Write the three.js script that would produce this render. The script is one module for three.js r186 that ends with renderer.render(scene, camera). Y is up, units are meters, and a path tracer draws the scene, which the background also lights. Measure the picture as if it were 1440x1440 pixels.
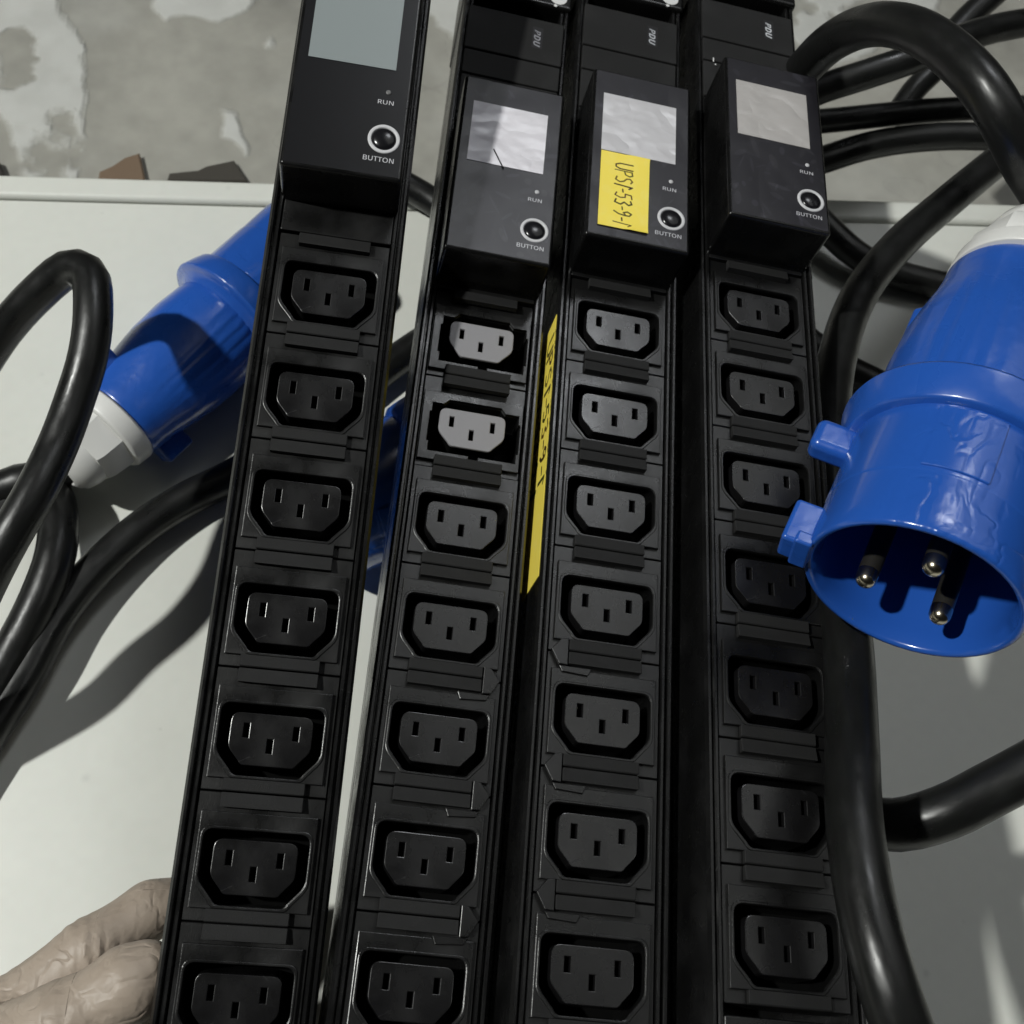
import * as THREE from 'three';
import { RoundedBoxGeometry } from 'three/addons/geometries/RoundedBoxGeometry.js';
import { MarchingCubes } from 'three/addons/objects/MarchingCubes.js';
import { mergeGeometries, mergeVertices, toCreasedNormals } from 'three/addons/utils/BufferGeometryUtils.js';
import { RectAreaLightUniformsLib } from 'three/addons/lights/RectAreaLightUniformsLib.js';

// ---------------------------------------------------------------- camera, lamps, exposure
const scene = new THREE.Scene();
const V = (x, y, z) => new THREE.Vector3(x, y, z);
const FOCAL = 1560, EYE = V(0, 0.45, 0);                       // table top is y = 0, metres
const AX = V(0.9930, 0.1050, 0.0541), AD = V(-0.0051, -0.4190, 0.9080), AF = V(0.1180, -0.9019, -0.4155);   // camera right, down, forward
const camera = new THREE.PerspectiveCamera(2 * Math.atan(720 / FOCAL) * 180 / Math.PI, 1, 0.02, 30);
camera.position.copy(EYE);
camera.quaternion.setFromRotationMatrix(new THREE.Matrix4().makeBasis(AX, AD.clone().negate(), AF.clone().negate()));
scene.add(camera);
camera.focus = 0.335; camera.userData.fStop = 26;                // a phone lens close up: only far things soften a little
scene.background = new THREE.Color().setRGB(0.007, 0.0071, 0.0067);
scene.backgroundIntensity = 1;
const renderer = new THREE.WebGLRenderer({ antialias: true });
renderer.toneMapping = THREE.LinearToneMapping;
renderer.toneMappingExposure = 1;
renderer.shadowMap.enabled = true;
RectAreaLightUniformsLib.init();

const KEY_DIR = V(-0.54, 0.82, -0.01).normalize(), KEY_DIST = 2.6, KEY_POWER = 16.6;
const WIDE_DIR = V(0.47, 0.82, -0.30).normalize(), WIDE_DIST = 2.2, WIDE_POWER = 0.13, WIDE_W = 1.3, WIDE_H = 1.5;
const PANEL_DIR = V(0.25, 0.81, -0.51).normalize(), PANEL_DIST = 2.1, PANEL_POWER = 7.2, PANEL_W = 0.36, PANEL_H = 0.30;

// ---------------------------------------------------------------- helpers
const MM = 0.001;
function rng(seed) { let s = seed >>> 0; return () => { s = (s + 0x6D2B79F5) >>> 0; let t = Math.imul(s ^ s >>> 15, 1 | s); t = t + Math.imul(t ^ t >>> 7, 61 | t) ^ t; return ((t ^ t >>> 14) >>> 0) / 4294967296; }; }
const hash = (x, y, s) => { let h = Math.imul(x, 374761393) + Math.imul(y, 668265263) + Math.imul(s, 974634777) | 0; h = Math.imul(h ^ h >>> 13, 1274126177); return ((h ^ h >>> 16) >>> 0) / 4294967296; };
function vnoise(x, y, s, per) {
  const xi = Math.floor(x), yi = Math.floor(y), fx = x - xi, fy = y - yi, u = fx * fx * (3 - 2 * fx), v = fy * fy * (3 - 2 * fy);
  const w = a => per ? ((a % per) + per) % per : a;
  const a = hash(w(xi), w(yi), s), b = hash(w(xi + 1), w(yi), s), c = hash(w(xi), w(yi + 1), s), d = hash(w(xi + 1), w(yi + 1), s);
  return a + (b - a) * u + (c - a) * v + (a - b - c + d) * u * v;
}
const fbm = (x, y, s, o = 4, per = 0) => { let t = 0, a = 0.5, f = 1; for (let i = 0; i < o; i++) { t += a * vnoise(x * f, y * f, s + i, per ? per * f : 0); a *= 0.5; f *= 2; } return t / (1 - Math.pow(0.5, o)); };
const clamp = (x, a = 0, b = 1) => Math.min(b, Math.max(a, x)), smooth = (a, b, x) => { const t = clamp((x - a) / (b - a)); return t * t * (3 - 2 * t); };
function tex(n, fn, { srgb = false, repeat = true, h = n } = {}) {                 // fn(u, v) -> [r, g, b] 0..1
  const d = new Uint8Array(n * h * 4);
  for (let j = 0; j < h; j++) for (let i = 0; i < n; i++) { const c = fn(i / n, j / h), k = 4 * (j * n + i); for (let q = 0; q < 3; q++) d[k + q] = clamp(c[q]) * 255; d[k + 3] = 255; }
  const t = new THREE.DataTexture(d, n, h); t.magFilter = t.minFilter = THREE.LinearFilter;
  if (repeat) t.wrapS = t.wrapT = THREE.RepeatWrapping;
  if (srgb) t.colorSpace = THREE.SRGBColorSpace;
  t.needsUpdate = true; return t;
}
const gray = f => (u, v) => { const g = f(u, v); return [g, g, g]; };
function canvasTex(w, h, draw, srgb = true) {
  const c = document.createElement('canvas'); c.width = w; c.height = h; draw(c.getContext('2d'), w, h);
  const t = new THREE.CanvasTexture(c); if (srgb) t.colorSpace = THREE.SRGBColorSpace; return t;
}
function boxUV(g) {                                            // uv in mm from the dominant axis of each face, before scaling to metres
  const q = g.index ? g.toNonIndexed() : g, p = q.attributes.position, uv = new Float32Array(p.count * 2), a = V(), b = V(), c = V();
  for (let i = 0; i < p.count; i += 3) {
    a.fromBufferAttribute(p, i); b.fromBufferAttribute(p, i + 1); c.fromBufferAttribute(p, i + 2);
    const nn = b.clone().sub(a).cross(c.clone().sub(a)), x = Math.abs(nn.x), y = Math.abs(nn.y), z = Math.abs(nn.z);
    [a, b, c].forEach((k, j) => { const s = z >= x && z >= y ? [k.x, k.y] : x >= y ? [k.z, k.y] : [k.x, k.z]; uv[2 * (i + j)] = s[0]; uv[2 * (i + j) + 1] = s[1]; });
  }
  q.setAttribute('uv', new THREE.BufferAttribute(uv, 2)); return q;
}
const used = {};
const numbered = n => { const k = used[n] = (used[n] ?? -1) + 1; return k ? n + '_' + String(k).padStart(3, '0') : n; };
function tag(o, label, category, group, kind) { if (label) o.userData.label = label; if (category) o.userData.category = category; if (group) o.userData.group = group; if (kind) o.userData.kind = kind; return o; }
function thing(name, label, category, group) { const o = new THREE.Group(); o.name = numbered(name); scene.add(o); return tag(o, label, category, group); }
function mesh(name, geos, mat, parent = scene, { uv = true, mm = true, shared = false } = {}) {
  let g = Array.isArray(geos) ? mergeGeometries(geos.map(k => { k = k.index ? k.toNonIndexed() : k; for (const a of Object.keys(k.attributes)) if (!['position', 'normal', 'uv'].includes(a)) k.deleteAttribute(a); return k; })) : geos;
  if (!shared) { if (uv) g = boxUV(g); if (mm) g.scale(MM, MM, MM); }
  const m = new THREE.Mesh(g, mat); m.name = parent === scene ? numbered(name) : name; m.castShadow = m.receiveShadow = true; parent.add(m); return m;
}
const box = (w, h, d, x = 0, y = 0, z = 0, r = 0) => { const g = r ? new RoundedBoxGeometry(w, h, d, 3, r) : new THREE.BoxGeometry(w, h, d); return g.translate(x, y, z); };
const pathShape = pts => { const s = new THREE.Shape(); pts.forEach(([x, y], i) => i ? s.lineTo(x, y) : s.moveTo(x, y)); s.closePath(); return s; };
const rectHole = (x, y, w, h) => { const p = new THREE.Path(); p.moveTo(x - w / 2, y - h / 2); p.lineTo(x - w / 2, y + h / 2); p.lineTo(x + w / 2, y + h / 2); p.lineTo(x + w / 2, y - h / 2); p.closePath(); return p; };
function outlet(P, x0, x1, yb, yt, r, c) {                      // rounded top corners, cut bottom corners
  P.moveTo(x0 + c, yb); P.lineTo(x1 - c, yb); P.quadraticCurveTo(x1 - c * 0.8, yb, x1 - c * 0.68, yb + c * 0.22); P.lineTo(x1 - c * 0.2, yb + c * 0.75); P.quadraticCurveTo(x1, yb + c, x1, yb + c * 1.25);
  P.lineTo(x1, yt - r); P.quadraticCurveTo(x1, yt, x1 - r, yt); P.lineTo(x0 + r, yt); P.quadraticCurveTo(x0, yt, x0, yt - r);
  P.lineTo(x0, yb + c * 1.25); P.quadraticCurveTo(x0, yb + c, x0 + c * 0.2, yb + c * 0.75); P.lineTo(x0 + c * 0.68, yb + c * 0.22); P.quadraticCurveTo(x0 + c * 0.8, yb, x0 + c, yb); return P;
}
const extrude = (s, depth, z, b = 0.3, seg = 2) => new THREE.ExtrudeGeometry(s, { depth: depth - 2 * b, bevelEnabled: b > 0, bevelThickness: b, bevelSize: b, bevelOffset: -b, bevelSegments: seg, curveSegments: 6 }).translate(0, 0, z + b);
const ray = (px, py) => V(0, 0, 0).addScaledVector(AX, (px - 720) / FOCAL).addScaledVector(AD, (py - 720) / FOCAL).add(AF);
const at = (px, py, h) => { const d = ray(px, py); return EYE.clone().addScaledVector(d, (h * MM - EYE.y) / d.y); };      // the place h mm above the table on that line of sight
const atDepth = (px, py, z) => EYE.clone().addScaledVector(ray(px, py), z * MM);

// ---------------------------------------------------------------- materials
const grain = tex(256, gray((u, v) => 0.5 * fbm(u * 64, v * 64, 3, 2, 64) + 0.5 * vnoise(u * 128, v * 128, 9, 128)));
grain.repeat.set(1 / 18, 1 / 18);
const wearTex = (() => {                                        // roughness: smudges, dust, hairline scratches
  const R = rng(5), sc = Array.from({ length: 46 }, () => [R(), R(), R() * 6.28, 0.01 + R() * 0.06, R()]);
  const t = tex(512, gray((u, v) => {
    let r = 0.52 + 0.5 * (fbm(u * 8, v * 8, 21, 5, 8) - 0.5);
    for (const [x, y, a, l, w] of sc) { const dx = u - x, dy = v - y, s = dx * Math.cos(a) + dy * Math.sin(a), q = Math.abs(-dx * Math.sin(a) + dy * Math.cos(a)); if (Math.abs(s) < l && q < 0.0016) r += 0.25 * w; }
    return r;
  }));
  t.repeat.set(1 / 60, 1 / 60); return t;
})();
const dustTex = (() => {                                        // colour: black plastic with pale dust specks and rubbed film
  const R = rng(11), sp = Array.from({ length: 60 }, () => [R(), R(), 0.0012 + 0.0024 * R() * R(), R()]), sc = Array.from({ length: 16 }, () => [R(), R(), R() * 6.28, 0.01 + 0.05 * R() * R(), R()]);
  const t = tex(512, (u, v) => {
    let g = 0.066 + 0.03 * (fbm(u * 10, v * 10, 33, 5, 10) - 0.5) + 0.03 * smooth(0.55, 0.8, fbm(u * 5, v * 5, 41, 4, 5));
    for (const [x, y, r, k] of sp) { const d = Math.hypot(u - x, v - y); if (d < r) g += 0.3 * k * (1 - d / r); }
    for (const [x, y, a, l, k] of sc) { const dx = u - x, dy = v - y, s = dx * Math.cos(a) + dy * Math.sin(a), q = Math.abs(-dx * Math.sin(a) + dy * Math.cos(a)); if (Math.abs(s) < l && q < 0.0011) g += 0.10 * k; }
    return [g, g, g * 1.02];
  }, { srgb: true });
  t.repeat.set(1 / 90, 1 / 90); return t;
})();
const std = o => new THREE.MeshPhysicalMaterial(o);
const rgb = (r, g, b) => new THREE.Color().setRGB(r, g, b);
const M = {
  body: std({ map: dustTex, roughness: 0.5, roughnessMap: wearTex, bumpMap: grain, bumpScale: 0.00002 }),
  socket: std({ map: dustTex, ior: 1.58, roughness: 0.62, roughnessMap: wearTex, bumpMap: grain, bumpScale: 0.00003 }),
  core: std({ map: dustTex, color: rgb(1.15, 1.12, 1.18), roughness: 0.5, ior: 1.62, roughnessMap: wearTex, bumpMap: grain, bumpScale: 0.00001 }),
  coreGrey: std({ color: rgb(0.245, 0.24, 0.252), roughness: 0.45, bumpMap: grain, bumpScale: 0.00003 }),
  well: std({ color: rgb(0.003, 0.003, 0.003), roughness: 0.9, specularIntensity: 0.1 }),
  tab: std({ map: dustTex, color: rgb(1.25, 1.25, 1.28), roughness: 0.8, bumpMap: grain, bumpScale: 0.00006 }),
  gloss: std({ color: rgb(0.011, 0.011, 0.014), roughness: 0.26, roughnessMap: null, bumpMap: grain, bumpScale: 0.00001 }),
  button: std({ color: rgb(0.01, 0.01, 0.012), roughness: 0.22 }),
  ring: std({ color: rgb(0.62, 0.62, 0.64), roughness: 0.4 }),
  led: std({ color: rgb(0.55, 0.55, 0.57), roughness: 0.35 }),
  ledGrey: std({ color: rgb(0.16, 0.16, 0.16), roughness: 0.35 }),
  white: std({ color: rgb(0.74, 0.74, 0.72), roughness: 0.35 }),
  print: std({ color: rgb(0.72, 0.72, 0.72), roughness: 0.5 }),
  brass: std({ color: rgb(0.62, 0.56, 0.44), metalness: 1, roughness: 0.22 }),
  pinSleeve: std({ color: rgb(0.09, 0.085, 0.075), metalness: 0.8, roughness: 0.35 }),
};
const rubberBump = tex(256, gray((u, v) => fbm(u * 8, v * 8, 61, 4, 8)));
const rubberRough = tex(512, gray((u, v) => { const q = fbm(u * 10, v * 10, 63, 5, 10); return 0.62 + 0.55 * (q - 0.5) + (vnoise(u * 160, v * 160, 64, 160) > 0.93 ? 0.25 : 0); }));
const rubberMap = tex(512, (u, v) => { const g = 0.082 + 0.02 * fbm(u * 8, v * 8, 65, 4, 8) + (vnoise(u * 128, v * 128, 66, 128) > 0.955 ? 0.06 : 0); return [g, g * 1.03, g * 1.01]; }, { srgb: true });
M.rubber = std({ map: rubberMap, roughness: 0.56, roughnessMap: rubberRough, bumpMap: rubberBump, bumpScale: 0.00025 });
const blueWear = tex(512, gray((u, v) => { const s = fbm(u * 6, v * 6, 71, 5, 6); return 0.62 + 0.5 * (s - 0.5); })); blueWear.repeat.set(1 / 70, 1 / 70);
const blueBump = tex(512, gray((u, v) => fbm(u * 5, v * 5, 81, 4, 5))); blueBump.repeat.set(1 / 60, 1 / 60);
M.blue = std({ color: rgb(0.018, 0.095, 0.44), roughness: 0.46, roughnessMap: blueWear, clearcoat: 0.5, clearcoatRoughness: 0.16, bumpMap: blueBump, bumpScale: 0.0006, specularIntensity: 1 });
const shroudBump = tex(1024, gray((u, v) => {                    // moulded marks and wrinkles along the shroud's upper flank
  const w = smooth(0.10, 0.17, u) * (1 - smooth(0.33, 0.40, u));
  const st = Math.abs(fbm(u * 34, v * 5 + 3 * fbm(u * 9, v * 4, 96, 3), 98, 3) - 0.5), low = fbm(u * 40, v * 9, 99, 3);
  return 0.5 + w * (0.30 * Math.min(1, st * 7) - 0.15 + 0.25 * (low - 0.5) * (1 - smooth(0.3, 0.42, v)) ) + 0.10 * (fbm(u * 12, v * 6, 97, 3) - 0.5);
}));
M.shroud = std({ color: M.blue.color, roughness: 0.26, clearcoat: 0.6, clearcoatRoughness: 0.12, bumpMap: shroudBump, bumpScale: 0.0005 });
M.blueIn = std({ color: rgb(0.014, 0.075, 0.41), roughness: 0.55 });

// ---------------------------------------------------------------- lamps (out of the picture, above and beyond the table)
{
  const p = KEY_DIR.clone().multiplyScalar(KEY_DIST).add(V(0, 0, -0.12));
  const lampMat = std({ color: rgb(0.9, 0.9, 0.85), emissive: rgb(1, 0.97, 0.9), emissiveIntensity: 6, roughness: 0.5 });
  const lamp = thing('lamp_bulb', 'small bright bare lamp bulb above the far left of the table', 'lamp');
  lamp.position.copy(p);
  mesh('bulb', new THREE.SphereGeometry(38, 24, 16), lampMat, lamp, { uv: false });
  mesh('bulb_socket', new THREE.CylinderGeometry(16, 20, 60, 20).translate(0, 66, 0), M.white, lamp);
  const key = new THREE.PointLight(rgb(0.98, 0.99, 0.945), KEY_POWER, 0, 2);
  key.position.copy(p); key.castShadow = true; key.shadow.radius = 2.2; key.name = 'bulb_light'; scene.add(key);

  const flat = (label, dir, dist, power, w, h, tint) => {
    const aim = V(0.05, 0, -0.12), q = dir.clone().multiplyScalar(dist).add(aim), panel = thing('ceiling_lamp', label, 'lamp');
    panel.position.copy(q); panel.lookAt(aim);
    mesh('diffuser', box(w * 1000, h * 1000, 6), std({ color: rgb(0.8, 0.8, 0.8), emissive: tint, emissiveIntensity: power * 0.8, roughness: 0.6 }), panel, { uv: false });
    mesh('frame', [box(w * 1000 + 40, h * 1000 + 40, 30, 0, 0, -20)], M.white, panel);
    const area = new THREE.RectAreaLight(tint, power, w, h);
    area.position.copy(q).addScaledVector(dir, -0.012); area.lookAt(aim); area.name = 'panel_light'; scene.add(area);
  };
  flat('small bright flat ceiling lamp panel above the far right of the table', PANEL_DIR, PANEL_DIST, PANEL_POWER, PANEL_W, PANEL_H, rgb(0.93, 0.96, 1));
  flat('large dim flat ceiling lamp panel above the right of the table', WIDE_DIR, WIDE_DIST, WIDE_POWER, WIDE_W, WIDE_H, rgb(0.95, 0.98, 1));
}

// ---------------------------------------------------------------- the floor and the table
const EDGE_Z = -0.3917, FLOOR = -110;
{
  // cement floor beyond the table: metres, plaster splashes where the photograph has them
  const corner = (px, py) => { const p = at(px, py, FLOOR); return [p.x, p.z]; };
  const blobs = [   // outline points (picture places on the floor)
    [[-60, -70], [70, -60], [86, 20], [112, 70], [124, 105], [118, 150], [121, 200], [108, 225], [96, 260], [44, 262], [20, 215], [6, 160], [-60, 150]],
    [[214, -40], [222, 20], [240, 31], [262, 25], [300, 30], [345, 14], [352, -40]],
    [[312, 152], [328, 156], [340, 185], [352, 208], [344, 216], [322, 194], [304, 190]],
    [[384, 55], [392, 62], [390, 70], [380, 60]],
    [[575, -60], [660, -60], [650, 70], [622, 40], [590, 25]],
    [[1128, -60], [1330, -60], [1310, 14], [1240, 60], [1180, 90], [1120, 60]],
  ].map(b => b.map(([x, y]) => corner(x, y)));
  const inside = (x, z, b) => { let r = false; for (let i = 0, j = b.length - 1; i < b.length; j = i++) { const [xi, zi] = b[i], [xj, zj] = b[j]; if ((zi > z) !== (zj > z) && x < (xj - xi) * (z - zi) / (zj - zi) + xi) r = !r; } return r; };
  const X0 = -0.65, X1 = 0.75, Z0 = -1.05, Z1 = -0.35, N = 1400, H = 700;
  const put = new Float32Array(N * H);
  for (let j = 0; j < H; j++) for (let i = 0; i < N; i++) {
    const x = X0 + (X1 - X0) * i / N, z = Z1 + (Z0 - Z1) * j / H;
    const wx = x + 0.016 * (fbm(x * 40, z * 40, 101, 3) - 0.5), wz = z + 0.016 * (fbm(x * 40, z * 40, 131, 3) - 0.5);
    let a = 0; for (const b of blobs) for (let q = 0; q < 9; q++) if (inside(wx + 0.0018 * Math.cos(q * 0.7) * (q > 0), wz + 0.0018 * Math.sin(q * 0.7) * (q > 0), b)) { a += 1 / 9; }
    a = Math.min(1, a);
    const f = fbm(x * 30, z * 30, 151, 5);
    put[j * N + i] = a * smooth(0.30, 0.43, f) * (0.8 + 0.2 * vnoise(x * 120, z * 120, 7)) + 0.22 * smooth(0.5, 0.8, fbm(x * 16 + 3, z * 16, 171, 4)) * (1 - a);
  }
  const P = (u, v) => put[Math.min(H - 1, Math.floor(v * H)) * N + Math.min(N - 1, Math.floor(u * N))];
  const XY = (u, v) => [X0 + (X1 - X0) * u, Z1 + (Z0 - Z1) * v];
  const floorMap = tex(N, (u, v) => {
    const [x, z] = XY(u, v), p = P(u, v);
    let g = 0.335 + 0.15 * (fbm(x * 14, z * 14, 201, 5) - 0.5) + 0.09 * (fbm(x * 90, z * 90, 211, 3) - 0.5) - 0.06 * smooth(0.6, 0.8, fbm(x * 9, z * 9, 221, 3));
    const cr = Math.abs(fbm(x * 7 + 2, z * 7, 231, 4) - 0.5); if (cr < 0.002) g -= 0.03;
    const c = [g, g * 0.98, g * 0.875], q = [0.56, 0.565, 0.54];
    return c.map((k, i) => Math.pow(k + (q[i] * (0.92 + 0.16 * fbm(x * 60, z * 60, 241, 3)) - k) * clamp(p), 1 / 2.2));
  }, { srgb: true, repeat: false, h: H });
  const floorBump = tex(N, gray((u, v) => { const [x, z] = XY(u, v); return 0.3 * fbm(x * 60, z * 60, 251, 5) + 0.9 * P(u, v); }), { repeat: false, h: H });
  const g = new THREE.PlaneGeometry(1, 1, 1, 1); const pos = g.attributes.position, uv = g.attributes.uv;
  [[X0, Z0, 0, 1], [X1, Z0, 1, 1], [X0, Z1, 0, 0], [X1, Z1, 1, 0]].forEach(([x, z, u, v], i) => { pos.setXYZ(i, x, FLOOR * MM, z); uv.setXY(i, u, v); });
  g.computeVertexNormals();
  const fl = mesh('floor', g, std({ map: floorMap, bumpMap: floorBump, bumpScale: 0.0022, roughness: 0.9 }), scene, { uv: false, mm: false });
  tag(fl, 'grey cement floor with white plaster splashes beyond the table edge', null, null, 'structure');
  const around = mesh('ground', new THREE.PlaneGeometry(8, 8).rotateX(-Math.PI / 2).translate(0, FLOOR * MM - 0.004, 0), std({ color: rgb(0.33, 0.325, 0.3), roughness: 0.9 }), scene, { uv: false, mm: false });
  tag(around, 'grey cement ground around the plastered floor', null, null, 'structure');

  // rubble against the table edge
  const chip = (name, label, cat, outline, col, h) => {
    const s = pathShape(outline.map(([px, py]) => { const p = at(px, py, FLOOR); return [p.x * 1000, -p.z * 1000]; }));
    const geo = extrude(s, h, 0, 1.2, 1).rotateX(-Math.PI / 2).translate(0, FLOOR, 0);
    return tag(mesh(name, geo, std({ color: col, roughness: 0.95, bumpMap: grain, bumpScale: 0.0005 })), label, cat);
  };
  chip('brick_shard', 'brown triangular shard lying at the far edge of the table', 'rubble', [[140, 262], [142, 248], [160, 240], [178, 228], [198, 222], [207, 262]], rgb(0.22, 0.155, 0.105), 5);
  chip('dark_shard', 'dark flat broken shard at the table edge left of the power strips', 'rubble', [[236, 262], [240, 250], [280, 246], [292, 240], [330, 232], [350, 262]], rgb(0.07, 0.064, 0.054), 5);
  chip('stone_chip', 'small dark chip at the left end of the table edge', 'rubble', [[-20, 258], [-20, 228], [2, 234], [12, 258]], rgb(0.05, 0.045, 0.04), 6);

  // table
  const t = thing('white_table', 'glossy white tabletop with raised rim under the cables and power strips', 'table');
  const spots = (() => { const R = rng(77); return Array.from({ length: 420 }, () => [R(), R(), 0.0006 + 0.0018 * R() * R(), R()]); })();
  const topMap = tex(1024, (u, v) => {
    let g = 0.735 + 0.05 * (fbm(u * 5, v * 5, 301, 5) - 0.5) - 0.05 * smooth(0.62, 0.8, fbm(u * 16, v * 16, 305, 4)) + 0.02 * (vnoise(u * 300, v * 300, 307) - 0.5);
    for (const [x, y, r, k] of spots) { const dx = u - x, dy = v - y; if (Math.abs(dx) < r && Math.abs(dy) < r) { const d = Math.hypot(dx, dy); if (d < r) g += (k > 0.7 ? 0.08 : -0.22 * k) * (1 - d / r); } }
    const s = [g * 0.985, g, g * 0.93]; return s.map(k => Math.pow(k, 1 / 2.2));
  }, { srgb: true });
  topMap.repeat.set(1 / 1000, 1 / 1000);
  const topRough = tex(256, gray((u, v) => 0.5 + 0.35 * (fbm(u * 6, v * 6, 311, 5, 6) - 0.5))); topRough.repeat.set(1 / 260, 1 / 260);
  M.table = std({ map: topMap, roughness: 0.75, roughnessMap: topRough, bumpMap: topRough, bumpScale: 0.0004 });
  const z0 = EDGE_Z * 1000;
  mesh('tabletop', box(1500, 26, 1000 - 15, 100, -13, z0 + 500 + 7.5, 1.5), M.table, t);
  mesh('edge_trim', [box(1500, 27.2, 13.6, 100, -12.4, z0 + 6.8, 3)], M.table, t);
  mesh('plinth', box(1400, -FLOOR - 26.5, 900, 100, FLOOR / 2 - 13.2, z0 + 520), std({ color: rgb(0.5, 0.5, 0.48), roughness: 0.7 }), t);
}

// ---------------------------------------------------------------- power strips
const PITCH = 34.8;
const geoBody = (() => {
  const half = [[21.7, -44], [21.7, -30], [21.35, -29.6], [21.35, -28.4], [21.7, -28], [21.7, -1.4], [20.9, -0.2], [20.2, -0.2], [19.9, -0.5], [19.9, -2.6], [19.3, -2.6], [19.3, -0.9], [18.9, -0.5], [18.2, -0.5], [17.9, -0.9], [17.9, -20]];
  const s = pathShape([...half, ...half.slice().reverse().map(([x, z]) => [-x, z])]);
  return new THREE.ExtrudeGeometry(s, { depth: 500, bevelEnabled: false }).rotateX(Math.PI / 2).translate(0, 300, 0);
})();
// extrude runs along +z; rotateX(+90deg) turns (x, y=z-profile, depth) into (x, -depth, profile)
const frameGeo = (() => {
  const tile = (x, y0, y1) => { const s = pathShape([[-x, y0], [x, y0], [x, y1], [-x, y1]]); s.holes.push(outlet(new THREE.Path(), -15, 15, -12.9, 7.8, 3, 6.4)); return s; };
  const out = [extrude(tile(17.6, -17.0, 17.4), 12.6, -14.2, 0.2, 1)];
  const inner = pathShape([[-16.2, -13.6], [16.2, -13.6], [16.2, 12.2], [-16.2, 12.2]]); inner.holes.push(outlet(new THREE.Path(), -14.6, 14.6, -12.5, 7.4, 3, 6.4));
  const lip = extrude(inner, 1.5, -1.9, 0.25, 2);
  const rim = new THREE.Shape(); outlet(rim, -15.5, 15.5, -13.4, 8.3, 3.2, 6.5); rim.holes.push(outlet(new THREE.Path(), -14.7, 14.7, -12.6, 7.5, 3, 6.3));
  return [...out, lip, extrude(rim, 1.2, -1.3, 0.22, 2)];
})();
const notchGeo = (() => {
  const hole = P => { [[-13, -11.5], [-15.3, -11.5], [-15.3, -8], [-16, -8], [-16, 3], [-15.3, 3], [-15.3, 6.5], [-11.5, 6.5], [-9.5, 8.4], [9, 8.4], [10.5, 6.5], [15.3, 6.5], [15.3, 3], [16, 3], [16, -8], [15.3, -8], [15.3, -11.5], [11, -11.5], [2.2, -11.5], [2.2, -13.8], [-1, -13.8], [-1, -11.5]].forEach(([x, y], i) => i ? P.lineTo(x * 0.97 + 0.9, y) : P.moveTo(x * 0.97 + 0.9, y)); P.closePath(); return P; };
  const s = pathShape([[-17.6, -17], [17.6, -17], [17.6, 17.4], [-17.6, 17.4]]); s.holes.push(hole(new THREE.Path()));
  const ledge = pathShape([[-17.2, -14.8], [17.2, -14.8], [17.2, 11], [-17.2, 11]]); ledge.holes.push(hole(new THREE.Path()));
  return [extrude(s, 11.6, -14.2, 0.2, 1), extrude(ledge, 1.2, -2.4, 0.2, 1)];
})();
const coreGeo = (w, yb, yt, r, c, z, deep = 13.6) => {
  const s = new THREE.Shape(); outlet(s, -w, w, yb, yt, r, c);
  for (const [x, y] of [[-7, 0], [7, 0], [0, -4]]) s.holes.push(rectHole(x, y, 1.6, 3.9));
  return extrude(s, deep, z - deep, 0.26, 3);
};
const prep = g => { g = boxUV(Array.isArray(g) ? mergeGeometries(g.map(k => k.index ? k.toNonIndexed() : k)) : g); g.scale(MM, MM, MM); return g; };
const G = {
  body: prep(geoBody), frame: prep(frameGeo), notch: prep(notchGeo),
  core: prep(coreGeo(11.6, -9.7, 5, 2.8, 5, -0.5)), core2: prep(coreGeo(11.3, -9.1, 4.8, 2.6, 5.4, -0.5, 1.1)), coreBase: prep(coreGeo(10.9, -8.7, 4.4, 2.6, 5.2, -1.5, 12.4)),
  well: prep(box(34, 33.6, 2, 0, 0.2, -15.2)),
  // label clips either side of each joint between two sockets
  tabLow: prep((() => { const s = pathShape([[-0.9, 0], [-0.9, 3.4], [1.0, 3.4], [1.0, 0.3], [0.7, 0]]); return new THREE.ExtrudeGeometry(s, { depth: 22.4, bevelEnabled: true, bevelThickness: 0.2, bevelSize: 0.2, bevelOffset: -0.2, bevelSegments: 1 }).translate(0, 0, -11.2).applyMatrix4(new THREE.Matrix4().makeBasis(V(0, 0, 1), V(0, 1, 0), V(-1, 0, 0))).translate(0, -16.9, -0.6); })()),
  tabTop: prep((() => { const s = pathShape([[-0.9, 0], [1.5, 0], [1.5, 0.5], [0.7, 3.9], [-0.9, 3.9]]); return new THREE.ExtrudeGeometry(s, { depth: 22.4, bevelEnabled: true, bevelThickness: 0.2, bevelSize: 0.2, bevelOffset: -0.2, bevelSegments: 1 }).translate(0, 0, -11.2).applyMatrix4(new THREE.Matrix4().makeBasis(V(0, 0, 1), V(0, 1, 0), V(-1, 0, 0))).translate(0, 13.5, -0.6); })()),
};
G.wedge = [1, -1].map(s => prep([[[11.7, -13.3], [14.0, -13.7], [16.9, -17.2], [14.3, -21.6], [11.7, -21.8]], [[4.2, -22.0], [14.2, -22.0], [13.2, -23.8], [5.2, -24.3]]].map((q, i) => extrude(pathShape(q.map(([x, y]) => [x * s, y])), 1.5 - 0.3 * i, -0.9, 0.22, 2))));
const shared = { shared: true };
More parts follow.
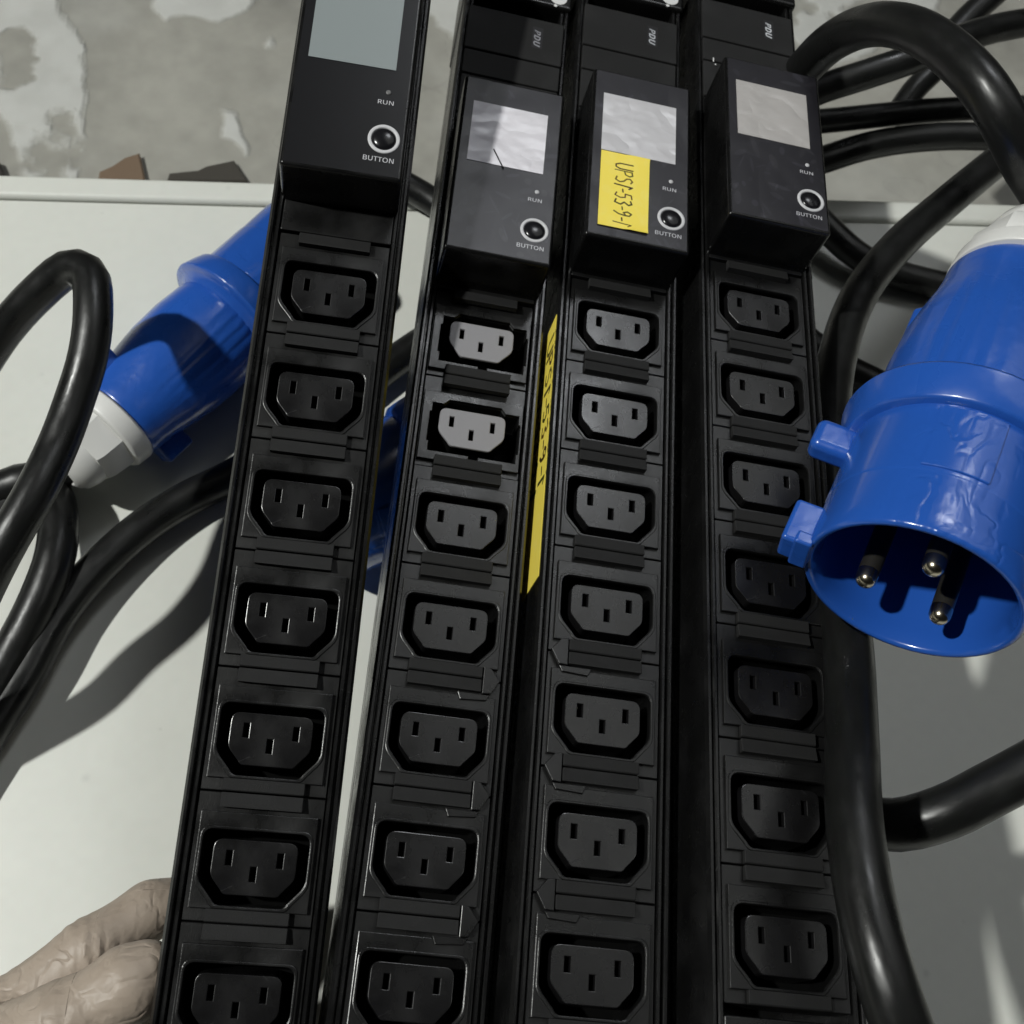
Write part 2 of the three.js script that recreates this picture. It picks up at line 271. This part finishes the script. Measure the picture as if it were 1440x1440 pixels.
function socket(parent, y, kind, wedge = 0) {
  const f = mesh('socket', kind ? G.notch : G.frame, M.socket, parent, shared); f.position.y = y * MM;
  mesh('socket_core', kind ? G.core2 : G.core, kind ? M.coreGrey : M.core, f, shared);
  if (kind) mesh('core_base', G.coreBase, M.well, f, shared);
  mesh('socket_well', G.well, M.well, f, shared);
  mesh('label_tab', G.tabTop, M.tab, f, shared);
  mesh('label_tab', G.tabLow, M.tab, f, shared);
  if (wedge) mesh('clip_plate', G.wedge[wedge > 0 ? 0 : 1], M.socket, f, shared);
  return f;
}
const panelTextures = {};
function panelTex(seed, film) {                                  // flat print RUN and BUTTON on the glossy front, 37.4 x 78 mm
  return canvasTex(748, 1560, (c, w, h) => {
    c.fillStyle = film ? '#242328' : '#0f0f12'; c.fillRect(0, 0, w, h);
    const R = rng(seed);
    for (let i = 0; i < (film ? 90 : 30); i++) { c.fillStyle = `rgba(200,200,215,${(film ? 0.09 : 0.02) * R()})`; c.beginPath(); c.ellipse(R() * w, R() * h, 10 + 90 * R(), 4 + 25 * R(), R() * 6, 0, 7); c.fill(); }
    for (let i = 0; i < 40; i++) { c.fillStyle = `rgba(220,220,225,${0.3 * R()})`; const r = 1 + 2 * R() * R(); c.fillRect(R() * w, R() * h, r, r); }
    c.fillStyle = '#cfcfd4'; c.textAlign = 'center'; c.textBaseline = 'middle';
    const X = x => (x + 18.7) * 20, Y = y => (202 - y) * 20;      // local mm of the strip
    const word = (s, x, y, hgt, wid) => { c.save(); c.translate(X(x), Y(y)); c.font = `${hgt}px sans-serif`; c.scale(wid / c.measureText(s).width, 1); c.fillText(s, 0, 0); c.restore(); };
    word('RUN', 11.7, 150.6, 44, 116); word('BUTTON', 11.5, 129.7, 48, 212);
  });
}
const filmBump = seed => tex(512, gray((u, v) => {                // creased protective film
  const q = fbm(u * 2.2 + 9, v * 3.4, seed, 3), r = Math.abs(fbm(u * 1.6, v * 2.2, seed + 40, 3) - 0.5);
  return 0.75 * q + 0.25 * Math.min(1, r * 6);
}), { repeat: false });
function word(s, size) {                                         // printed PDU plate, transparent around the letters is not needed: the plate is the same black
  return canvasTex(256, 96, (c, w, h) => { c.fillStyle = '#1d1d20'; c.fillRect(0, 0, w, h); c.fillStyle = size; c.font = 'italic bold 84px sans-serif'; c.textAlign = 'center'; c.textBaseline = 'middle'; c.save(); c.translate(w / 2, h / 2 + 4); c.scale(1.2, 1); c.fillText(s, 0, 0); c.restore(); c.fillStyle = '#1d1d20'; for (let i = 0; i < 5; i++) c.fillRect(0, 22 + i * 14, 84, 3); });
}
function strip(label, pos, quat, { boxShift = 0, film = 0, notches = 0, wedges = 0, led = M.led, pdu = '#8f8f96', screenCol, capPrint = true }) {
  const t = thing('power_strip', label, 'power strip', 'black power strips lying side by side');
  t.position.copy(pos); t.quaternion.copy(quat);
  mesh('body', G.body, M.body, t, shared);
  for (let j = 0; j < 7; j++) socket(t, PITCH * (3 - j), j < notches, j > 2 && j < 6 ? wedges : 0);
  // plain covers at both ends
  mesh('cover_plate', box(35.4, 76, 8, 0, -162.2, -4.8, 0.5), M.socket, t);
  mesh('cover_plate', box(35.4, 202 - 122.6, 8, 0, 162.3, -5.0, 0.4), M.socket, t);
  mesh('cover_plate', box(38.6, 19.4, 4, 0, 212.1, -1.6, 0.5), M.tab, t);
  mesh('cover_plate', box(38.8, 12.2, 4, 0, 228.3, -1.2, 0.5), M.tab, t);
  const plate = mesh('cover_plate', box(39.2, 22.6, 4, 0, 246.2, -0.8, 0.5), M.tab, t);
  if (pdu) {
    const pr = new THREE.PlaneGeometry(11.2, 4.3).rotateZ(-Math.PI / 2).translate(9.1, 247.4, 1.24);
    mesh('printed_text', pr, std({ map: word('PDU', pdu), roughness: 0.7 }), plate, { uv: false });
  }
  const cap = mesh('end_cap', [box(44.6, 38, 46, 0, 285, -21.5, 1.6), box(43, 4, 40, 0, 261, -24)], M.body, t);
  if (capPrint) mesh('printed_mark', [new THREE.CircleGeometry(3.6, 24).translate(16.2, 271.4, 1.53), new THREE.CircleGeometry(0.75, 12).translate(15.2, 266.9, 1.53)], M.print, cap);
  // display module
  const dy = boxShift, fm = film ? filmBump(film) : null;
  const d = mesh('display_module', box(37.6, 78, 24, 0, 163 + dy, 8, 1.3), M.body, t);
  const front = std({ map: panelTex(film + 3, film), roughness: film ? 0.36 : 0.3, bumpMap: fm, bumpScale: film ? 0.0004 : 0, specularIntensity: 1 });
  mesh('front_panel', new THREE.PlaneGeometry(35.2, 75.6).translate(0, 163 + dy, 20.06), front, d, { uv: false });
  const sm = std({ color: screenCol, roughness: film ? 0.3 : 0.34, bumpMap: fm, bumpScale: film ? 0.0009 : 0, specularIntensity: 1 });
  mesh('screen', box(27.6, 27.2, 0.3, -0.8, 176.4 + dy, 20.12), sm, d, { uv: !film });
  mesh('indicator_light', new THREE.SphereGeometry(0.85, 14, 10).scale(1, 1, 0.4).translate(11.5, 154.6 + dy, 20.1), led, d, { uv: false });
  mesh('button_ring', new THREE.LatheGeometry([[3.85, 0], [3.95, 0.25], [4.2, 0.38], [4.75, 0.38], [5.0, 0.22], [5.05, 0]].map(([a, b]) => new THREE.Vector2(a, b)), 48).rotateX(Math.PI / 2).translate(11.8, 137.9 + dy, 20.06), M.ring, d, { uv: false });
  mesh('button', new THREE.SphereGeometry(3.8, 28, 16).scale(1, 1, 0.35).translate(11.8, 137.9 + dy, 20), M.button, d, { uv: false });
  return t;
}
const Q = (x, y, z, w) => new THREE.Quaternion(x, y, z, w).normalize();
const stripA = strip('leftmost black power strip, held at its left side by a gloved hand', V(-0.0273, 0.1376, -0.1121), Q(-0.6375, -0.0174, -0.0581, 0.7681), { boxShift: 9.2, screenCol: rgb(0.26, 0.295, 0.30), led: M.ledGrey, pdu: null });
const stripB = strip('second black power strip from the left with two pale grey upper sockets', V(0.0218, 0.1224, -0.1138), Q(-0.6937, -0.0128, -0.0805, 0.7157), { film: 31, notches: 2, wedges: 1, screenCol: rgb(0.74, 0.72, 0.77) });
const stripC = strip('third black power strip from the left with yellow label beside its screen', V(0.0696, 0.1324, -0.1152), Q(-0.7049, -0.0092, -0.0828, 0.7044), { film: 57, wedges: -1, screenCol: rgb(0.60, 0.59, 0.615), pdu: '#b9bcc2' });
const stripD = strip('rightmost black power strip, partly covered by the big blue plug', V(0.1190, 0.1433, -0.1191), Q(-0.7166, -0.0066, -0.0845, 0.6923), { film: 83, screenCol: rgb(0.48, 0.46, 0.45), pdu: '#d0d3d8', capPrint: false });
mesh('film_crease', [box(0.35, 9, 0.2).rotateZ(0.5).translate(-3.4, 165.5, 20.4)], M.well, stripB.children.find(k => k.name === 'display_module'));
mesh('printed_mark', [box(0.5, 2.2, 0.1, -15.4, 221.8, 1.35), box(0.6, 0.6, 0.1, -14.6, 219.4, 1.35)], M.print, stripD);
// handwriting on the yellow labels, drawn as pen strokes: U P S 1 - 5 3 - 9 - 1
const GLYPHS = {
  U: [[[0, 9], [0, 2.5], [1, 0.3], [2.6, 0.4], [3.6, 2.4], [3.7, 9]]], P: [[[0.2, 0], [0.4, 8.8]], [[0.4, 8.6], [2.6, 9], [3.4, 7.4], [2.6, 5.4], [0.4, 4.8]]],
  S: [[[3.3, 8.2], [2, 9], [0.5, 7.8], [0.8, 6], [2.6, 4.6], [3.4, 2.6], [2.2, 0.4], [0.2, 1]]], 1: [[[0.8, 0], [1.6, 9], [2.8, 7.4]]], '-': [[[0.2, 4.2], [2, 4.4]]],
  5: [[[3.2, 9], [0.8, 8.6], [0.5, 5.6], [2.6, 5.6], [3.2, 3], [2, 0.4], [0.2, 1.2]]], 3: [[[0.3, 8.4], [2, 9], [3, 7.4], [1.4, 5.2], [3.1, 3.4], [2.2, 0.4], [0.2, 1]]],
  9: [[[2.8, 6.2], [1.2, 5], [0.3, 7], [1.4, 9], [2.8, 8], [2.9, 6], [2.4, 2.6], [1, 0.2]]],
};
const labelTex = (w, h, size, gap, seed, rows = 1) => canvasTex(w, h, (c) => {
  c.fillStyle = '#ffe85f'; c.fillRect(0, 0, w, h);
  const R = rng(seed); for (let i = 0; i < 60; i++) { c.fillStyle = `rgba(255,246,190,${0.08 * R()})`; c.beginPath(); c.ellipse(R() * w, R() * h, 20 + 60 * R(), 10 + 30 * R(), R() * 6, 0, 7); c.fill(); }
  c.lineCap = c.lineJoin = 'round'; c.lineCap = c.lineJoin = 'round';
  for (let row = 0; row < rows; row++) { let x = w * (0.13 - 0.06 * (rows - 1));
  for (const ch of 'UPS1-53-9-1') {
    for (const s of GLYPHS[ch]) { c.strokeStyle = `rgba(${30 + 30 * R() | 0},${26 + 26 * R() | 0},6,${0.78 + 0.22 * R()})`; c.lineWidth = size * (rows > 1 ? 1.0 : 0.62 + 0.3 * R()); c.beginPath(); s.forEach(([a, b], i) => { const X = x + a * size, Y = h * (rows > 1 ? 0.46 + 0.5 * row : 0.70) - b * size * (rows > 1 ? 0.75 : 1.05); i ? c.lineTo(X, Y) : c.moveTo(X, Y); }); c.stroke(); }
    x += (ch === '-' ? 2.6 : ch === '1' ? 3.4 : 4.5) * size * gap;
  } }
});
{
  const lab = new THREE.BoxGeometry(33.4, 17.9, 0.16, 20, 8, 1); { const p = lab.attributes.position; for (let i = 0; i < p.count; i++) p.setZ(i, p.getZ(i) + 0.5 * Math.pow(Math.max(0, Math.abs(p.getX(i)) / 16.7 - 0.82) / 0.18, 2) * (p.getY(i) > 0 ? 1 : 0.3)); lab.computeVertexNormals(); }
  lab.rotateZ(-Math.PI / 2).translate(-5.6, 145.4, 20.4);
  const d = stripC.children.find(k => k.name === 'display_module');
  tag(mesh('yellow_label', lab, std({ map: labelTex(720, 384, 14.6, 1, 4), roughness: 0.55 }), d, { uv: false }), 'yellow sticker with black handwriting beside the button');
  // long yellow label on the left side wall, facing the second strip
  const side = new THREE.BoxGeometry(99, 24, 0.16, 24, 4, 1).rotateZ(-Math.PI / 2).rotateY(-Math.PI / 2).translate(-21.8, 56, -14.5);
  tag(mesh('yellow_label', side, std({ map: labelTex(1180, 286, 16, 1.05, 9, 2), roughness: 0.5 }), stripC, { uv: false }), 'long yellow sticker on the left side wall');
}

// ---------------------------------------------------------------- blue plugs (axis along +y from the open front rim to the cable)
const lathe = (pts, seg = 56) => new THREE.LatheGeometry(pts.map(([r, y]) => new THREE.Vector2(r, y)), seg);
const turnY = (g, a) => g.rotateY(a);
function plugGeometry() {
  const shroud = lathe([[26.4, 44], [26.2, 6], [26.6, 1.2], [27.4, 0.2], [28.4, 0.2], [29.2, 1.2], [29.3, 6], [29.0, 18], [29.0, 18.4], [29.25, 19], [29.25, 44]]);
  // raised relief panel on the shroud's upper side
  const arc = (r0, r1, y0, y1, a0, a1) => { const s = new THREE.Shape(); s.absarc(0, 0, r1, a0, a1, false); s.absarc(0, 0, r0, a1, a0, true); return new THREE.ExtrudeGeometry(s, { depth: y1 - y0, bevelEnabled: true, bevelThickness: 0.35, bevelSize: 0.35, bevelOffset: -0.35, bevelSegments: 2, curveSegments: 14 }).rotateX(-Math.PI / 2).translate(0, y0, 0); };
  return { shroud, arc };
}
function plug(label, rim, dir, roll, girth = 1, clipTurn = -0.85, ears = true) {
  const t = thing('blue_plug', label, 'plug', 'blue industrial plugs');
  const Y = dir.clone().normalize(), X0 = V(0, 1, 0).cross(Y).normalize(), Z0 = X0.clone().cross(Y);
  t.position.copy(rim); t.scale.set(girth, 1, girth);
  t.quaternion.setFromRotationMatrix(new THREE.Matrix4().makeBasis(X0, Y, Z0)).multiply(new THREE.Quaternion().setFromAxisAngle(V(0, 1, 0), roll));
  // local frame: +x is level and across the axis, -z is up when roll = 0  (Z0 points down)
  const { shroud, arc } = plugGeometry();
  const sg = mergeGeometries([shroud, arc(28.6, 29.75, 20, 40.5, 1.02, 1.6)].map(k => { const q = k.index ? k.toNonIndexed() : k; q.deleteAttribute('uv'); return q; })), sp = sg.attributes.position, su = new Float32Array(sp.count * 2);
  for (let i = 0; i < sp.count; i++) { const a = Math.atan2(sp.getZ(i), sp.getX(i)); su[2 * i] = (i % 3 && Math.abs(a - Math.atan2(sp.getZ(i - i % 3), sp.getX(i - i % 3))) > 3 ? (a < 0 ? a + 6.2832 : a - 6.2832) : a) / 6.2832 + 0.5; su[2 * i + 1] = sp.getY(i) / 50; }
  sg.setAttribute('uv', new THREE.BufferAttribute(su, 2));
  mesh('shroud', sg, M.shroud, t, { uv: false });
  mesh('pin_plate', lathe([[0, 40], [26.6, 40], [26.6, 43], [0, 43]], 40), M.blueIn, t);
  // flange ring with ears
  mesh('flange', [lathe([[28, 41.4], [31.0, 41.6], [32.0, 42.4], [33.2, 46], [34.6, 51.4], [34.2, 52.5], [31.6, 52.9], [29.6, 53.4], [28.0, 55.2], [26, 57]]), ...(ears ? [0, Math.PI] : []).map(a => turnY(box(13, 11, 8, -33.2, 38, 0, 2.6), a - 0.17))], M.blue, t);
  // latch rib on the rim
  mesh('latch_rib', [box(9, 14, 9.5, 31.6, 6.4, 0, 1.2), box(5, 4, 12, 30, 0.8, 0, 0.8)].map(k => turnY(k, -0.2)), M.blue, t);
  // rear body: oval taper with grip flutes
  const body = lathe([[24, 53], [26.8, 54], [27.4, 60], [27.6, 72], [26.6, 86], [24.8, 97], [22.9, 106], [22.0, 113], [21.8, 117.4], [20.8, 119.4], [17, 119.6]], 96);
  const p = body.attributes.position;
  for (let i = 0; i < p.count; i++) {
    const x = p.getX(i), y = p.getY(i), z = p.getZ(i), r = Math.hypot(x, z), a = Math.atan2(z, x); if (r < 1) continue;
    let k = 1 + 0.035 * Math.cos(2 * a) * smooth(56, 80, y);
    const flank = Math.exp(-Math.pow((Math.abs(Math.atan2(Math.sin(a + 0.95), Math.cos(a + 0.95))) - 0) / 0.42, 4)) + Math.exp(-Math.pow(Math.atan2(Math.sin(a + 0.95 + Math.PI), Math.cos(a + 0.95 + Math.PI)) / 0.42, 4));
    k -= 0.034 * flank * (0.5 + 0.5 * Math.cos(a * 34)) * smooth(54, 60, y) * (1 - smooth(84, 98, y));
    p.setX(i, x * k); p.setZ(i, z * k);
  }
  body.computeVertexNormals();
  const bd = mesh('rear_body', body, M.blue, t);
  mesh('clip', turnY(box(12, 14, 12, -25.4, 109, 0, 1.6), clipTurn), M.blue, bd);
  mesh('clip', turnY(box(12, 14, 12, -25.4, 109, 0, 1.6), clipTurn + Math.PI), M.blue, bd);
  // three pins with rounded bright tips
  for (let k = 0; k < 3; k++) {
    const a = 0.5 + k * 2.0944, x = -12.3 * Math.cos(a), z = 12.3 * Math.sin(a);
    const pin = mesh('pin', new THREE.CylinderGeometry(2.9, 2.9, 36, 24).translate(x, 21.4, z), M.pinSleeve, t);
    mesh('pin_tip', lathe([[0, 1.2], [1.3, 1.45], [2.3, 2.2], [2.85, 3.4], [2.95, 5.4], [2.9, 6.2]], 24).translate(x, -1.6, z), M.brass, pin);
  }
  // white gland: collar, six sided nut, dome
  const g = mesh('cable_gland', [lathe([[15, 118.6], [22.2, 118.8], [22.6, 120], [22.0, 126], [20.8, 127.5], [14, 127.6]], 48)], M.white, t);
  mesh('gland_nut', [toCreasedNormals(lathe([[14, 127], [20.2, 127.2], [20.6, 128.4], [19.4, 137], [17.6, 140], [12, 140.6]], 8), 0.5), lathe([[16.4, 139], [16.2, 143], [14.6, 147.5], [11.6, 150.2], [9.0, 151], [8.0, 150.4], [8.0, 140]], 40)], M.white, g);
  return t;
}
const RIGHT_DIR = V(0.51, -0.07, -0.85).normalize();
const rightRim = atDepth(1280, 835, 292);
plug('big blue plug at right with three pins facing the camera', rightRim, RIGHT_DIR, 0);
const leftBack = at(168, 588, 28), leftDir = at(330, 442, 28).sub(leftBack).normalize();
const leftRim = leftBack.clone().addScaledVector(leftDir, 118);
plug('blue plug with white gland lying on the table at left', leftBack.clone().addScaledVector(leftDir, 0.118), leftDir.clone().negate(), -0.15, 0.88, -0.55, false);
const midRim = at(446, 722, 30), midDir = at(640, 655, 30).sub(midRim).normalize();
plug('blue plug mostly hidden below the gap between the two left power strips', midRim, midDir, 1.2, 1, -0.3, false);

// ---------------------------------------------------------------- cables: [picture x, y, height above the table in mm]
class Path3 extends THREE.CatmullRomCurve3 {}
function cable(label, pts, r = 7) {
  const c = new Path3(pts.map(([x, y, h]) => at(x, y, h)), false, 'centripetal');
  const len = c.getLength(), n = Math.ceil(len / 0.005);
  const g = new THREE.TubeGeometry(c, n, r * MM, 22, false);
  const uv = g.attributes.uv; for (let i = 0; i < uv.count; i++) uv.setXY(i, uv.getX(i) * len / 0.09, uv.getY(i));
  const cap = (p, d) => { const s = new THREE.SphereGeometry(r * MM * 0.999, 18, 10); s.translate(p.x, p.y, p.z); return s; };
  return tag(mesh('power_cable', [g, cap(c.getPoint(0)), cap(c.getPoint(1))], M.rubber, scene, { uv: false, mm: false }), label, 'cable', 'thick black power cables');
}
// left coil
cable('black cable bent in a tall narrow loop at the left edge', [[-60, 570, 50], [0, 473, 66], [55, 411, 82], [100, 377, 92], [125, 386, 95], [131, 440, 95], [124, 500, 91], [106, 560, 86], [82, 625, 83], [48, 695, 83], [4, 772, 79], [-34, 850, 68], [-64, 925, 58], [-105, 995, 44], [-170, 1052, 36], [-270, 1110, 30]], 7.1);
cable('black cable curving right behind the narrow loop at the left edge', [[-50, 716, 10], [0, 690, 11], [42, 676, 13], [70, 690, 17], [82, 725, 20], [78, 780, 22], [56, 842, 20], [22, 910, 16], [-50, 1040, 12]], 8);
cable('black cable running under the leftmost strip toward the lower left corner', [[-260, 1480, 9], [-150, 1260, 9], [-60, 1100, 10], [0, 1005, 11], [40, 942, 12], [80, 868, 12.5], [130, 806, 12], [200, 742, 11], [262, 702, 10], [330, 668, 9], [450, 590, 8.4], [560, 505, 8.4], [640, 452, 8.4]], 7.6);
cable('black cable strand lying lowest at the left picture edge', [[-60, 790, 8], [-10, 740, 8], [30, 690, 8], [66, 664, 8], [104, 660, 22], [122, 648, 28]], 7);
cable('black cable piece crossing the gap between the two left strips near the table rim', [[470, 220, 22], [540, 246, 14], [590, 272, 10], [640, 305, 8], [700, 350, 8]], 7);
// right tangle
const nutEnd = rightRim.clone().addScaledVector(RIGHT_DIR, 0.147), nutPix = p => { const d = p.clone().sub(EYE), z = d.dot(AF); return [720 + FOCAL * d.dot(AX) / z, 720 + FOCAL * d.dot(AD) / z]; };
{
  const [nx, ny] = nutPix(nutEnd), mid2 = nutEnd.clone().addScaledVector(RIGHT_DIR, 0.016), [mx, my] = nutPix(mid2);
  cable('thick black cable arching high from the big plug over the upper right', [[nx, ny, nutEnd.y * 1000], [mx, my, mid2.y * 1000], [1440, 226, 196], [1412, 170, 205], [1384, 124, 208], [1340, 77, 205], [1290, 44, 198], [1236, 34, 185], [1184, 50, 165], [1140, 86, 140], [1096, 150, 100], [1060, 240, 60]], 7.4);
}
cable('shiny black cable running diagonally then down beside the rightmost strip', [[1520, 130, 60], [1460, 180, 70], [1400, 228, 76], [1332, 284, 82], [1264, 344, 90], [1208, 416, 98], [1178, 500, 106], [1166, 600, 116], [1172, 740, 130], [1192, 900, 146], [1198, 1040, 156], [1202, 1160, 166], [1220, 1280, 172], [1250, 1390, 174], [1290, 1500, 170]], 7.4);
cable('thick black cable branching off to the right edge below the big plug', [[1150, 1130, 100], [1200, 1150, 112], [1260, 1160, 120], [1330, 1142, 128], [1390, 1112, 132], [1450, 1080, 136], [1520, 1040, 138]], 8);
cable('black cable lying nearly level under the high arch, upper of two', [[1080, 176, 40], [1160, 170, 36], [1220, 164, 34], [1300, 156, 32], [1380, 152, 30], [1480, 150, 26]], 6.2);
cable('black cable bowing under the high arch and ending near the shiny cable', [[1080, 250, 20], [1160, 224, 24], [1210, 208, 27], [1260, 198, 28], [1330, 192, 28], [1392, 192, 28]], 7.2);
cable('black cable slanting from the display of the rightmost strip to the top right corner', [[1080, 160, 50], [1150, 127, 60], [1220, 104, 68], [1285, 82, 72], [1350, 55, 70], [1400, 40, 66], [1480, 26, 60]], 7.2);
cable('short black cable leaving through the top edge at upper right', [[1330, 60, 36], [1362, 24, 40], [1404, -14, 44], [1450, -60, 48]], 7);
cable('black cable piece crossing behind the high arch at upper right', [[1340, 66, 40], [1312, 100, 36], [1286, 126, 32], [1262, 160, 26]], 6.4);
cable('black cable sloping from the display of the rightmost strip under the big plug', [[1100, 250, 22], [1160, 318, 16], [1210, 362, 12], [1264, 386, 9], [1330, 402, 8], [1420, 420, 8]], 7.2);
cable('black cable lying in shade under the left side of the big plug', [[1120, 470, 20], [1176, 512, 14], [1240, 545, 9], [1320, 590, 8], [1400, 640, 8]], 7.6);

// ---------------------------------------------------------------- gloved hand
{
  const hand = thing('gloved_hand', 'hand in a thin wrinkled beige glove gripping the leftmost strip at lower left', 'hand');
  const bones = [];       // [a, b, ra, rb] in metres
  const chain = (pts, rs) => { for (let i = 1; i < pts.length; i++) bones.push([pts[i - 1], pts[i], rs[i - 1] * MM, rs[i] * MM]); };
  const D = atDepth;
  const wrist = D(-330, 1640, 322);
  chain([wrist, D(-160, 1530, 324)], [26, 25]);                                                        // palm
  chain([wrist, D(-180, 1600, 330), D(-110, 1500, 328)], [24, 22, 14]);
  chain([D(-120, 1535, 326), D(12, 1428, 322), D(126, 1338, 330), D(212, 1280, 343), D(290, 1258, 352)], [11, 9.9, 9.2, 8.4, 7.0]);   // index finger, going under the strip
  chain([D(-190, 1560, 345), D(-60, 1470, 350), D(70, 1420, 356), D(180, 1390, 366), D(270, 1370, 372)], [11, 10, 9.4, 8.6, 7.4]);       // middle
  chain([D(-230, 1610, 352), D(-110, 1560, 360), D(30, 1520, 366), D(140, 1490, 374)], [10.5, 9.6, 9, 7.6]);                            // ring
  chain([D(-270, 1650, 352), D(-150, 1630, 362), D(-40, 1610, 368)], [9.4, 8.4, 7]);                                                    // little
  chain([D(-200, 1600, 318), D(-20, 1500, 306), D(88, 1440, 305), D(138, 1412, 307), D(184, 1382, 309), D(209, 1364, 311)], [19, 14, 11.2, 9.3, 10.2, 7.8]);     // thumb, its tip on the strip's side
  const lo = V(1, 1, 1).multiplyScalar(1e9), hi = lo.clone().negate();
  for (const [a, b, ra, rb] of bones) for (const [p, r] of [[a, ra], [b, rb]]) { lo.min(p.clone().addScalar(-r - 0.006)); hi.max(p.clone().addScalar(r + 0.006)); }
  const c = lo.clone().add(hi).multiplyScalar(0.5), S = Math.max(hi.x - lo.x, hi.y - lo.y, hi.z - lo.z) / 2, N = 136;
  const mc = new MarchingCubes(N, new THREE.MeshStandardMaterial(), true, true, 400000); mc.isolation = 0;
  const half = N / 2;
  const field = p => {
    let s = 0; const K = 0.0032; let best = 1e9; const ds = [];
    for (const [a, b, ra, rb] of bones) {
      const abx = b.x - a.x, aby = b.y - a.y, abz = b.z - a.z, t = clamp(((p.x - a.x) * abx + (p.y - a.y) * aby + (p.z - a.z) * abz) / (abx * abx + aby * aby + abz * abz));
      const d = Math.hypot(p.x - a.x - abx * t, p.y - a.y - aby * t, p.z - a.z - abz * t) - (ra + (rb - ra) * t); ds.push(d); if (d < best) best = d;
    }
    if (best > 0.02) return best;
    for (const d of ds) s += Math.exp(-(d - best) / K * 2.2);
    return best - K / 2.2 * Math.log(s) * 0.8;
  };
  // glove wrinkles: raised creases across the joints
  const creases = [[D(16, 1425, 322), D(126, 1338, 330), 0.007, 0.00075], [D(120, 1340, 330), D(212, 1280, 343), 0.006, 0.0005], [D(96, 1440, 305), D(180, 1384, 309), 0.006, 0.0003]];
  const wr = p => {
    let w = 0;
    for (const [q, to, reach, amp] of creases) {
      const ax = to.clone().sub(q).normalize(), r = p.clone().sub(q), s = r.dot(ax), o = r.clone().addScaledVector(ax, -s), side = o.x * 120 + o.z * 90;
      if (o.length() < 0.016) w += amp * Math.exp(-Math.pow(s / reach, 2)) * Math.cos((s + 0.0022 * Math.sin(side * 1.7) + 0.001 * side) * 1500) * (0.35 + 0.65 * smooth(-0.6, 0.9, side));
    }
    return w + 0.0008 * (fbm(p.x * 55 + p.z * 20, p.y * 55 - p.z * 30, 12, 2) - 0.5);
  };
  const p = V(0, 0, 0);
  for (let k = 0; k < N; k++) for (let j = 0; j < N; j++) for (let i = 0; i < N; i++) {
    p.set(c.x + (i - half) / half * S, c.y + (j - half) / half * S, c.z + (k - half) / half * S);
    let d = field(p); if (Math.abs(d) < 0.005) d -= wr(p);
    mc.field[i + j * N + k * N * N] = -d;
  }
  mc.update();
  const n = mc.count, g0 = new THREE.BufferGeometry();
  g0.setAttribute('position', new THREE.BufferAttribute(mc.positionArray.slice(0, n * 3), 3));
  let g = mergeVertices(g0, 1e-5); g.scale(S, S, S); g.translate(c.x, c.y, c.z); g.computeVertexNormals();
  g.scale(1000, 1000, 1000); g = boxUV(g); g.scale(MM, MM, MM); { const u = g.attributes.uv; for (let i = 0; i < u.count; i++) u.setXY(i, u.getX(i) / 42, u.getY(i) / 42); }
  const gloveMap = tex(256, (u, v) => { const q = fbm(u * 8, v * 8, 91, 5, 8); return [0.62 + 0.07 * q, 0.565 + 0.07 * q, 0.51 + 0.07 * q]; }, { srgb: true });
  const gloveBump = tex(512, gray((u, v) => { const w = fbm(u * 4, v * 4, 94, 3, 4), k = Math.abs(fbm(u * 6 + w, v * 6 - w, 95, 3) - 0.5); return 0.6 * fbm(u * 8, v * 8, 96, 4, 8) + 0.4 * Math.min(1, k * 8); }));
  mesh('glove', g, std({ map: gloveMap, roughness: 0.5, bumpMap: gloveBump, bumpScale: 0.0006 }), hand, { uv: false, mm: false });
}

renderer.render(scene, camera);
